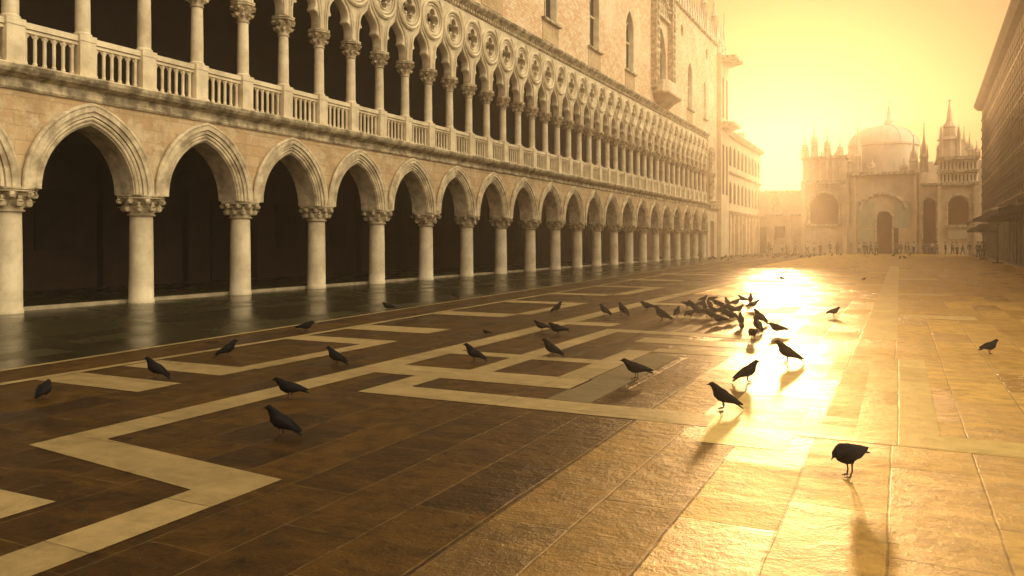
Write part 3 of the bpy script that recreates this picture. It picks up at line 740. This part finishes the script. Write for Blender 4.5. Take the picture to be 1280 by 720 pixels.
for i in range(31):
    yy = L0+1+i*2.95
    p(MB().box(LX+.35,LX+.95,yy-.3,yy+.3,0,4.9).build('pier', 'shade'))
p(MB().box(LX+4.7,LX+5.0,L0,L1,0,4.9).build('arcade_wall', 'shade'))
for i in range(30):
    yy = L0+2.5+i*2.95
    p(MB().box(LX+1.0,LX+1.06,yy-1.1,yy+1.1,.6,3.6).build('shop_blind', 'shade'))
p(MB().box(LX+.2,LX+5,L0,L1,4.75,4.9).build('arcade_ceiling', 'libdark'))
p(MB().box(LX-.25,LX+.3,L0,L1,0,.13).build('step', 'kerb'))

lb.rotation_euler.z = R(-1.5); lb.location.x -= .25
# awnings and parasols
def awning(y0, y1, label):
    t = thing('awning', label, 'awning', (LX+.2, (y0+y1)/2, 4.7), 'awnings along the arcade')
    p_ = PT(t)
    p_(MB().add([(LX+.02,y0,4.75),(LX-1.7,y0,3.95),(LX-1.7,y1,3.95),(LX+.02,y1,4.75),(LX+.02,y0,4.69),(LX-1.68,y0,3.89),(LX-1.68,y1,3.89),(LX+.02,y1,4.69)],
        [(0,1,2,3),(4,7,6,5),(0,4,5,1),(1,5,6,2),(2,6,7,3),(3,7,4,0)]).build('canopy', 'canvas'))
    v = MB(); n = int((y1-y0)/.3)
    for i in range(n):
        a = y0+i*(y1-y0)/n; c = a+(y1-y0)/n
        v.add([(LX-1.71,a,3.95),(LX-1.71,c,3.95),(LX-1.71,c,3.72),(LX-1.71,(a+c)/2,3.64),(LX-1.71,a,3.72)],[(0,1,2,3,4)])
    p_(v.build('valance', 'canvas'))
    fr = MB()
    for yy in (y0+.05,y1-.05): fr.tube([(LX+.02,yy,3.6),(LX-1.65,yy,3.88)], .02, 5)
    p_(fr.build('arm', 'iron'))
    t.rotation_euler.z = R(-1.5); t.location.x += ((y0+y1)/2-85)*math.tan(R(1.5))-.25
awning(60,69.5,'nearest dark brown awning reaching out from the right hand arcade')
awning(70,78.5,'middle dark brown awning over the right hand arcade behind the parasols')
awning(99,106,'farthest dark awning on the right hand arcade near the church')

def parasol(px, pyb, R_, zr, za, label, mat='canvas', top='canvas_light'):
    X, Y = ground(px, pyb)
    t = thing('parasol', label, 'parasol', (X,Y,0), 'parasols by the arcade')
    c = MB(); n = 8
    ring = lambda r,z: [(r*math.cos(2*math.pi*(i+.5)/n), r*math.sin(2*math.pi*(i+.5)/n), z) for i in range(n)]
    vs = ring(R_,zr-.22)+ring(R_,zr)+ring(R_*.5,zr+(za-zr)*.44)+ring(.28,za-.15)
    fs = [(j*n+i,j*n+(i+1)%n,(j+1)*n+(i+1)%n,(j+1)*n+i) for j in range(3) for i in range(n)]
    c.add(vs, fs); o = c.build('canopy', mat, t)
    so = o.modifiers.new('thick','SOLIDIFY'); so.thickness = .02
    MB().lathe([(.55,za-.20),(.30,za-.02),(.05,za+.06),(.03,za+.2)], 0, 0, 8).build('cap', top, t)
    MB().lathe([(.035,.0),(.035,za)], 0, 0, 8).build('pole', 'iron', t)
    rb_ = MB()
    for i in range(n):
        a = 2*math.pi*(i+.5)/n; rb_.tube([(0,0,za-.2),(R_*math.cos(a),R_*math.sin(a),zr-.02)], .015, 4)
        rb_.tube([(0,0,zr-.6),(R_*.5*math.cos(a),R_*.5*math.sin(a),zr+(za-zr)*.4)], .012, 4)
    rb_.build('ribs', 'iron', t)
    MB().box(-.4,.4,-.4,.4,0,.09).lathe([(.08,.09),(.06,.5)],0,0,8).build('base', 'iron', t)
parasol(1247,329,1.95,3.7,4.65,'large dark parasol with a pale cap, nearest of those at the right')
parasol(1229,324.5,1.5,2.95,3.75,'smaller dark parasol beyond and below the big one')
parasol(1271,332,1.9,3.9,4.75,'dark parasol cut by the right edge of the picture')

# ------------------------------------------------------------------ pigeons
def loft(path, n=12):
    """path: (x, z, half width y, half height) rings perpendicular to the spine"""
    vs = []; fs = []; m = len(path)
    for i, (x, z, w, h) in enumerate(path):
        a = path[max(0,i-1)]; c = path[min(m-1,i+1)]
        t = Vector((c[0]-a[0], 0, c[1]-a[1])).normalized(); up = Vector((-t.z, 0, t.x))
        for k in range(n):
            q = 2*math.pi*k/n
            v = Vector((x,0,z))+up*(h*math.cos(q)); vs.append((v.x, w*math.sin(q), v.z))
    for i in range(m-1):
        for k in range(n):
            l = (k+1) % n; fs.append((i*n+k, i*n+l, (i+1)*n+l, (i+1)*n+k))
    fs += [tuple(range(n-1,-1,-1)), tuple((m-1)*n+k for k in range(n))]
    return vs, fs
POSES = {   # body pitch (deg), head dx, dz from the breast, head tilt, leg length, stride
 'level': (13, .055, .040, 0, .062, .02),
 'steep': (29, .045, .048, 4, .060, .01),
 'peck':  (-10, .060, -.055, -50, .070, .015),
 'walk':  (18, .060, .040, 0, .066, .04),
 'hunch': (12, .040, .022, -5, .045, .01),
 'stoop': (4, .050, -.012, -22, .080, .02)}
def pigeon_meshes(pose):
    pitch, hx, hz, ht, leg, st = POSES[pose]
    cp, sp_ = math.cos(R(pitch)), math.sin(R(pitch)); zc = leg+.058
    def rot(x, z): return x*cp-z*sp_, zc+x*sp_+z*cp
    body = [(-.205,-.012,.014,.004),(-.19,-.010,.026,.006),(-.14,-.004,.028,.009),(-.105,0,.030,.018),(-.07,0,.042,.034),(-.03,0,.052,.050),(.02,-.002,.062,.062),(.06,.004,.053,.056)]
    path = [(*rot(x,z),w,h) for x,z,w,h in body]
    bx_, bz_ = rot(.085,.022)
    hcx, hcz = bx_+hx, bz_+hz
    path += [(bx_,bz_,.040,.043),(bx_+hx*.40,bz_+hz*.45,.031,.034),(bx_+hx*.75,bz_+hz*.80,.025,.027),(hcx,hcz,.024,.025)]
    dx, dz = math.cos(R(ht)), math.sin(R(ht))
    path += [(hcx+.017*dx,hcz+.017*dz-.001,.016,.017),(hcx+.027*dx,hcz+.027*dz-.003,.008,.008),(hcx+.036*dx,hcz+.036*dz-.005,.0045,.0045),(hcx+.050*dx,hcz+.050*dz-.011,.0012,.0012)]
    b_ = MB(); vs, fs = loft(path); b_.add(vs, fs)
    lg = MB()
    for s in (-1, 1):
        hipx, hipz = rot(.0,-.035); fx = hipx+s*st; y = s*.022
        b_.tube([(hipx,y,hipz),(hipx-.008+s*st*.4,y,hipz-.022)], [.018,.009], 6)
        lg.tube([(hipx-.008+s*st*.4,y,hipz-.015),(hipx-.016+s*st*.7,y,leg*.42),(fx,y,.006)], [.006,.0045,.0045], 6)
        for a in (-32,0,32,180):
            L = .032 if a != 180 else .018
            lg.tube([(fx,y,.006),(fx+L*.6*math.cos(R(a)),y+L*.6*math.sin(R(a)),.006),(fx+L*math.cos(R(a)),y+L*math.sin(R(a)),.002)], [.0042,.0035,.0018], 5)
    wg_ = []
    for s in (-1, 1):
        w = [(-.185,.018,.004,.006),(-.15,.016,.009,.014),(-.10,.012,.012,.026),(-.05,.008,.014,.036),(0,.008,.014,.038),(.04,.010,.012,.030),(.062,.012,.006,.014)]
        pth = [(*rot(x,z),ww,h) for x,z,ww,h in w]
        vs, fs = loft(pth, 10)
        offs = [.012,.022,.032,.043,.049,.047,.042]
        vs = [(v[0], v[1]+s*offs[i//10], v[2]) for i, v in enumerate(vs)]
        wg_.append(MB().add(vs, fs))
    def fin(mb_, nm, mat):
        o = mb_.build(nm, mat, smooth=True); me = o.data; bpy.data.objects.remove(o); return me
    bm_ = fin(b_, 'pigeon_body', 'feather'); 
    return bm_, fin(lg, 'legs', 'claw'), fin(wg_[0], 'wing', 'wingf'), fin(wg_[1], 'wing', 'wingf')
PM = {k: pigeon_meshes(k) for k in POSES}
YAW0 = math.atan2(ST, CT)
def pigeon(px, py, head, pose, label, size=1.0, group='pigeons on the wet square', parts=True):
    X, Y = ground(px, py); bmh, lgm, w1, w2 = PM[pose]
    o = bpy.data.objects.new('pigeon', bmh); COL.objects.link(o)
    z = .009 if -14 < X < 3 else .004
    o.location = (X, Y, z); o.rotation_euler.z = R(head)+YAW0; o.scale = (size,)*3
    tag(o, label, 'pigeon', group)
    for nm, me in ((('legs', lgm), ('wing', w1), ('wing', w2)) if parts else (('legs', lgm),)):
        link(nm, me, o)
    return o
near = [ # px, py(feet), heading (0 right, 90 away, 180 left, 270 towards us), pose, size, label
 (352,546,172,'steep',1.13,'large dark pigeon leaning back on the shaded paving, nearest at the left'),
 (362,500,180,'level',1.13,'dark pigeon just behind the nearest left one, beside the long pale band'),
 (55,500,100,'hunch',1.1,'barely visible pigeon in deep shadow near the left edge'),
 (195,474,170,'steep',1.15,'dark pigeon standing at the pale key pattern near the left'),
 (284,447,20,'steep',1.1,'dark pigeon facing right by the second pale key shape'),
 (382,415,5,'hunch',1.15,'low dark pigeon on the border line of the shaded walkway'),
 (420,457,165,'steep',1.1,'dark pigeon between the pale key shapes and the long band'),
 (485,388,170,'hunch',1.1,'small dark pigeon beyond the border line of the walkway'),
 (569,374,150,'steep',.95,'small upright pigeon on the shaded walkway past the border line'),
 (593,453,175,'steep',1.13,'dark pigeon with lifted head inside the pale pattern at mid distance'),
 (690,447,160,'steep',1.15,'upright pigeon in the small dark square of the pale pattern'),
 (677,415,170,'level',1.0,'left pigeon of a close pair on the long pale band'),
 (697,419,178,'hunch',1.25,'right pigeon of a close pair on the long pale band'),
 (696,391,30,'steep',1.1,'lone dark pigeon behind the close pair facing right'),
 (756,395,140,'steep',1.15,'slim pigeon left of the flock, first before the tall one'),
 (779,395,120,'steep',1.3,'tall pigeon standing just left of the flock'),
 (809,388,185,'hunch',1.25,'low pigeon at the left tip of the flock'),
 (828,402,168,'steep',1.4,'long leaning pigeon at the left front of the flock'),
 (795,474,172,'level',1.18,'dark pigeon walking over the grey slab in the middle'),
 (905,512,170,'steep',1.15,'dark pigeon on the glowing pale band facing left'),
 (934,478,8,'steep',1.13,'dark pigeon facing right, behind the left facing one on the glow'),
 (985,454,165,'steep',1.35,'large pigeon with head held out, right of the flock on the glow'),
 (972,418,175,'hunch',1.2,'rounded pigeon at the right tail of the flock'),
 (1061,597,216,'stoop',1.3,'large pigeon seen end on, pecking alone in the bright foreground'),
 (1237,443,15,'level',1.05,'dark pigeon alone near the right edge facing right'),
 (1042,396,10,'level',1.05,'small pigeon alone on the bright paving right of the flock'),
 (978,351,190,'hunch',1.1,'tiny pigeon alone beyond the flock'),
 (1080,351,20,'hunch',.8,'tiny pigeon alone on the far bright paving'),
 (778,334,100,'steep',1.1,'tiny pigeon at the foot of the palace columns'),
 (575,345,180,'hunch',1.1,'pigeon resting by the kerb in front of a palace column'),
 (608,419,185,'hunch',.55,'small crouched pigeon lying on the long pale band'),
]
for a in near: pigeon(a[0], a[1], a[2], a[3], a[5], a[4])
flock = [(846,397,60,'walk',1.2,'flock pigeon at the left rear, walking away'),(859,386,20,'peck',1.1,'flock pigeon pecking at the back left'),
 (868,390,160,'steep',1.3,'flock pigeon standing tall in the left half'),(873,396,170,'walk',1.2,None),(879,379,30,'level',1.1,None),(890,379,200,'peck',1.1,None),
 (884,397,10,'peck',1.2,None),(893,394,150,'level',1.1,None),(902,394,20,'walk',1.2,None),(899,405,185,'hunch',1.3,'flock pigeon crouching at the front edge'),
 (909,383,100,'steep',1.1,None),(916,394,190,'walk',1.3,None),(913,402,350,'peck',1.2,None),(923,392,20,'level',1.1,None),(926,408,80,'steep',1.25,'upright flock pigeon at the front right, facing away'),
 (927,414,260,'peck',.9,None),(929,379,180,'walk',1.1,'flock pigeon at the right rear walking left'),(938,380,70,'steep',1.3,'tall flock pigeon at the right rear'),(941,387,0,'walk',1.2,'flock pigeon at the right rear walking right'),
 (950,405,120,'steep',1.4,'first of the trailing pigeons at the right of the flock'),(947,415,100,'steep',1.3,'second of the trailing pigeons at the right of the flock'),(941,426,90,'peck',1.3,'third and nearest of the trailing pigeons at the right of the flock'),
 (863,398,200,'peck',1.1,None),(887,386,100,'walk',1.1,None),(905,390,10,'peck',1.1,None),(876,385,30,'hunch',1.2,None),(897,384,150,'hunch',1.2,None),(881,390,80,'steep',1.1,None),(909,397,170,'hunch',1.2,None),(919,383,20,'hunch',1.2,None),(890,401,190,'walk',1.2,None)]
for a in flock: pigeon(a[0], a[1], a[2], a[3], a[5] or 'dark pigeon feeding among others in the dense middle of the flock', a[4]*.92)
far = [(886,326),(889,325),(893,325.5),(902,326),(906,324),(910,326),(914,323),(929,323),(932,322),(941,322.5),(944,321),(948,323),(952,321.5),(967,324),(972,322),(983,324),(977,320.5),(985,320.5),(990,321),(995,320),
  (1001,323),(1012,323),(1018,321),(1025,320.5),(1031,320),(1040,320.5),(1051,320),(1094,320),(1117,321),(1125,324.5),(1131,324.5),(1137,321.5),(1008,321),(959,321),(937,320.5)]
for i, (x, y) in enumerate(far):
    pigeon(x, y, random.uniform(0,360), random.choice(['level','hunch','walk','steep']), 'tiny far pigeon in the scattered line before the crowd', random.uniform(1.3,1.9) if y > 321 else 1.6, 'far pigeons before the crowd', parts=False)

# ------------------------------------------------------------------ people
def skin_mesh(name, verts, edges, radii, mat, lvl=1):
    me = bpy.data.meshes.new(name); me.from_pydata(verts, edges, [])
    ob = bpy.data.objects.new('tmp', me); COL.objects.link(ob)
    ob.modifiers.new('s','SKIN'); sl = me.skin_vertices[0].data
    for i, r_ in enumerate(radii): sl[i].radius = (r_, r_) if not isinstance(r_, tuple) else r_
    sl[0].use_root = True
    su = ob.modifiers.new('u','SUBSURF'); su.levels = lvl; su.render_levels = lvl
    dg = bpy.context.evaluated_depsgraph_get(); dg.update()
    m2 = bpy.data.meshes.new_from_object(ob.evaluated_get(dg)); m2.name = name
    bpy.data.objects.remove(ob); bpy.data.meshes.remove(me)
    for pl_ in m2.polygons: pl_.use_smooth = True
    m2.materials.clear(); m2.materials.append(M[mat]); return m2
def figure(stride, armswing, lean):
    # x forward, y left
    s, a, l = stride, armswing, lean
    J = {'pel':(0,0,.95),'sp':(l*.4,0,1.15),'ch':(l,0,1.35),'nk':(l*1.2,0,1.50),'hb':(l*1.3,0,1.57),'hd':(l*1.3+.01,0,1.66),
      'sl':(l,.17,1.40),'el':(l-a*.5,.22,1.14),'wl':(l-a*.3+.06,.21,.92),'fl':(l-a*.2+.08,.21,.83),
      'sr':(l,-.17,1.40),'er':(l+a*.5,-.22,1.14),'wr':(l+a+.06,-.21,.93),'fr':(l+a*1.1+.08,-.21,.84),
      'hl':(0,.09,.90),'kl':(s*.5+.03,.09,.50),'al':(s,.09,.09),'tl':(s+.15,.10,.04),
      'hr':(0,-.09,.90),'kr':(-s*.3+.03,-.09,.50),'ar':(-s,-.09,.10),'tr':(-s+.14,-.10,.04)}
    Rr = {'pel':.15,'sp':.13,'ch':.15,'nk':.055,'hb':.075,'hd':.10,'sl':.065,'el':.045,'wl':.032,'fl':.03,'sr':.065,'er':.045,'wr':.032,'fr':.03,
      'hl':.10,'kl':.062,'al':.042,'tl':.035,'hr':.10,'kr':.062,'ar':.042,'tr':.035}
    def sub(keys, ed, k=1.0, name='person', mat='skin', add=0):
        idx = {q:i for i,q in enumerate(keys)}
        return skin_mesh(name, [J[q] for q in keys], [(idx[a_],idx[b_]) for a_,b_ in ed], [Rr[q]*k+add for q in keys], mat)
    E = [('pel','sp'),('sp','ch'),('ch','nk'),('nk','hb'),('hb','hd'),('ch','sl'),('sl','el'),('el','wl'),('wl','fl'),('ch','sr'),('sr','er'),('er','wr'),('wr','fr'),
         ('pel','hl'),('hl','kl'),('kl','al'),('al','tl'),('pel','hr'),('hr','kr'),('kr','ar'),('ar','tr')]
    body = sub(list(J), E)
    JK = ['pel','sp','ch','sl','el','wl','sr','er','wr']
    jk = sub(JK, [e for e in E if e[0] in JK and e[1] in JK], 1, 'jacket', 'cloth_black', .018)
    TK = ['pel','hl','kl','al','hr','kr','ar']
    tk = sub(TK, [e for e in E if e[0] in TK and e[1] in TK], 1, 'trousers', 'cloth_grey', .014)
    hr_ = MB().ball((l*1.3-.015,0,1.685), .112, 10, (1,.9,.95)).build('hair', 'hair', smooth=True); hm = hr_.data; bpy.data.objects.remove(hr_)
    return body, jk, tk, hm
FIG = [figure(.26,.18,.05), figure(.05,.03,.02), figure(.18,.12,.03), figure(.0,.05,.06)]
CLO = {'black':'dark coat','grey':'grey jacket','white':'white top','brown':'brown coat','blue':'blue jacket'}
jm = {}
def person(px, py, fig, cloth, leg, head, label, s=1.0):
    X, Y = ground(px, py)
    body, jk, tk, hm = FIG[fig]
    o = bpy.data.objects.new('person', body); COL.objects.link(o); o.location = (X, Y, .006); o.rotation_euler.z = R(head)+YAW0; o.scale = (s,)*3
    tag(o, label, 'person', 'pedestrians at the far end of the square')
    for nm, me, c in (('jacket', jk, cloth), ('trousers', tk, leg)):
        key = (me.name, c)
        if key not in jm: q = me.copy(); q.materials.clear(); q.materials.append(M['cloth_'+c]); jm[key] = q
        link(nm, jm[key], o)
    link('hair', hm, o)
segs = [('in front of the gabled house', 955, 996), ('below the left church arch', 1004, 1052), ('by the church door', 1072, 1098), ('right of the church door', 1118, 1146),
        ('before the tall red niche', 1150, 1174), ('below the right church arch', 1180, 1216), ('near the right hand arcade', 1219, 1243)]
cl = list(CLO)
for si, (txt, a, b_) in enumerate(segs):
    nn = 5 if b_-a > 22 else 4
    for i in range(nn):
        c = cl[(i+si) % 5]
        x = a+(b_-a)*(i+random.uniform(.15,.85))/nn
        y = 317.8+random.uniform(0,1.6) if x < 1218 else random.uniform(319.5,323)
        person(x, y, random.randrange(4), c, random.choice(['black','grey','blue','brown']), random.uniform(0,360),
               'distant pedestrian in %s %s' % (CLO[c], txt), random.uniform(.92,1.04))
person(875.5, 328.5, 0, 'black', 'black', 200, 'small dark figure walking alone beside the last palace columns', .62)

# ------------------------------------------------------------------ haze
hz = MB().box(-165,165,-40,235,-1.0,33.5)
m = bpy.data.materials.new('haze'); m.use_nodes = True; nt = m.node_tree
for n in list(nt.nodes):
    if n.type == 'BSDF_PRINCIPLED': nt.nodes.remove(n)
pv = nt.nodes.new('ShaderNodeVolumePrincipled'); pv.inputs['Color'].default_value = (.97,.92,.88,1)
pv.inputs['Density'].default_value = .0021; pv.inputs['Anisotropy'].default_value = .79
out = [n for n in nt.nodes if n.type == 'OUTPUT_MATERIAL'][0]
nt.links.new(pv.outputs[0], out.inputs['Volume'])
tag(hz.build('haze', m), kind='stuff')

# ------------------------------------------------------------------ sun, sky, camera
VK = 2.7
AZ, EL = R(-7.3), R(6.6)
S = Vector((math.sin(AZ)*math.cos(EL), math.cos(AZ)*math.cos(EL), math.sin(EL)))
sl = bpy.data.lights.new('sun', 'SUN'); sl.energy = 1.35; sl.angle = R(2.5); sl.color = (1.0,.57,.22)
so = bpy.data.objects.new('sun', sl); COL.objects.link(so); so.rotation_euler = S.to_track_quat('Z','Y').to_euler(); so.location = (0,0,60)
w = bpy.data.worlds.new('World'); scene.world = w; w.use_nodes = True; nt = w.node_tree
sk = nt.nodes.new('ShaderNodeTexSky'); sk.sky_type = 'NISHITA'; sk.sun_disc = False
sk.sun_elevation = EL; sk.sun_rotation = AZ; sk.dust_density = 6.0; sk.air_density = 1.2; sk.ozone_density = .6; sk.altitude = 0
bg = nt.nodes['Background']; bg.inputs[1].default_value = .15
mx = mixc(nt, sk.outputs[0], (1.0,.60,.27), 1.0, 'MULTIPLY')
# sky veil with added light: fill behind the camera, unseen key bank off right
tc = nt.nodes.new('ShaderNodeTexCoord').outputs['Generated']
def lobe(az, el, lo, hi, a, b_):
    v = nt.nodes.new('ShaderNodeVectorMath'); v.operation = 'DOT_PRODUCT'; nt.links.new(tc, v.inputs[0])
    v.inputs[1].default_value = (math.sin(R(az))*math.cos(R(el)), math.cos(R(az))*math.cos(R(el)), math.sin(R(el)))
    m_ = nt.nodes.new('ShaderNodeMapRange'); m_.interpolation_type = 'SMOOTHSTEP'; nt.links.new(v.outputs['Value'], m_.inputs[0])
    for q, x in enumerate((lo, hi, a, b_)): m_.inputs[q+1].default_value = x
    return m_.outputs[0]
def scaled(col, fac):
    v = nt.nodes.new('ShaderNodeVectorMath'); v.operation = 'SCALE'; v.inputs[0].default_value = col; nt.links.new(fac, v.inputs['Scale']); return v.outputs[0]
ad = nt.nodes.new('ShaderNodeVectorMath'); ad.operation = 'ADD'
nt.links.new(scaled((5.0,3.5,2.3), lobe(0, 10, -.6, .95, .42, .17)), ad.inputs[0])  # brighter behind the camera, added to lift the far church
nt.links.new(scaled((5.0,4.15,2.45), lobe(78, 36, .5, .97, 0, VK)), ad.inputs[1])  # added key light on the palace from out of view
mx = mixc(nt, mx, ad.outputs[0], .92)
nt.links.new(mx, bg.inputs[0])
cam = bpy.data.cameras.new('camera'); cam.sensor_width = 36; cam.lens = F/1280*36
cam.shift_y = -(360-302)/1280; cam.clip_end = 3000; cam.clip_start = .1
co_ = bpy.data.objects.new('camera', cam); COL.objects.link(co_); co_.location = (0,0,HC); co_.rotation_euler = (R(90),0,TH)
scene.camera = co_
scene.view_settings.view_transform = 'Standard'; scene.view_settings.look = 'None'; scene.view_settings.gamma = 1
scene.view_settings.use_curve_mapping = False
scene.view_settings.exposure = 0.9
cy = scene.cycles; cy.use_denoising = True; cy.max_bounces = 6; cy.volume_bounces = 1; cy.caustics_reflective = False; cy.caustics_refractive = False
cy.sample_clamp_indirect = 6
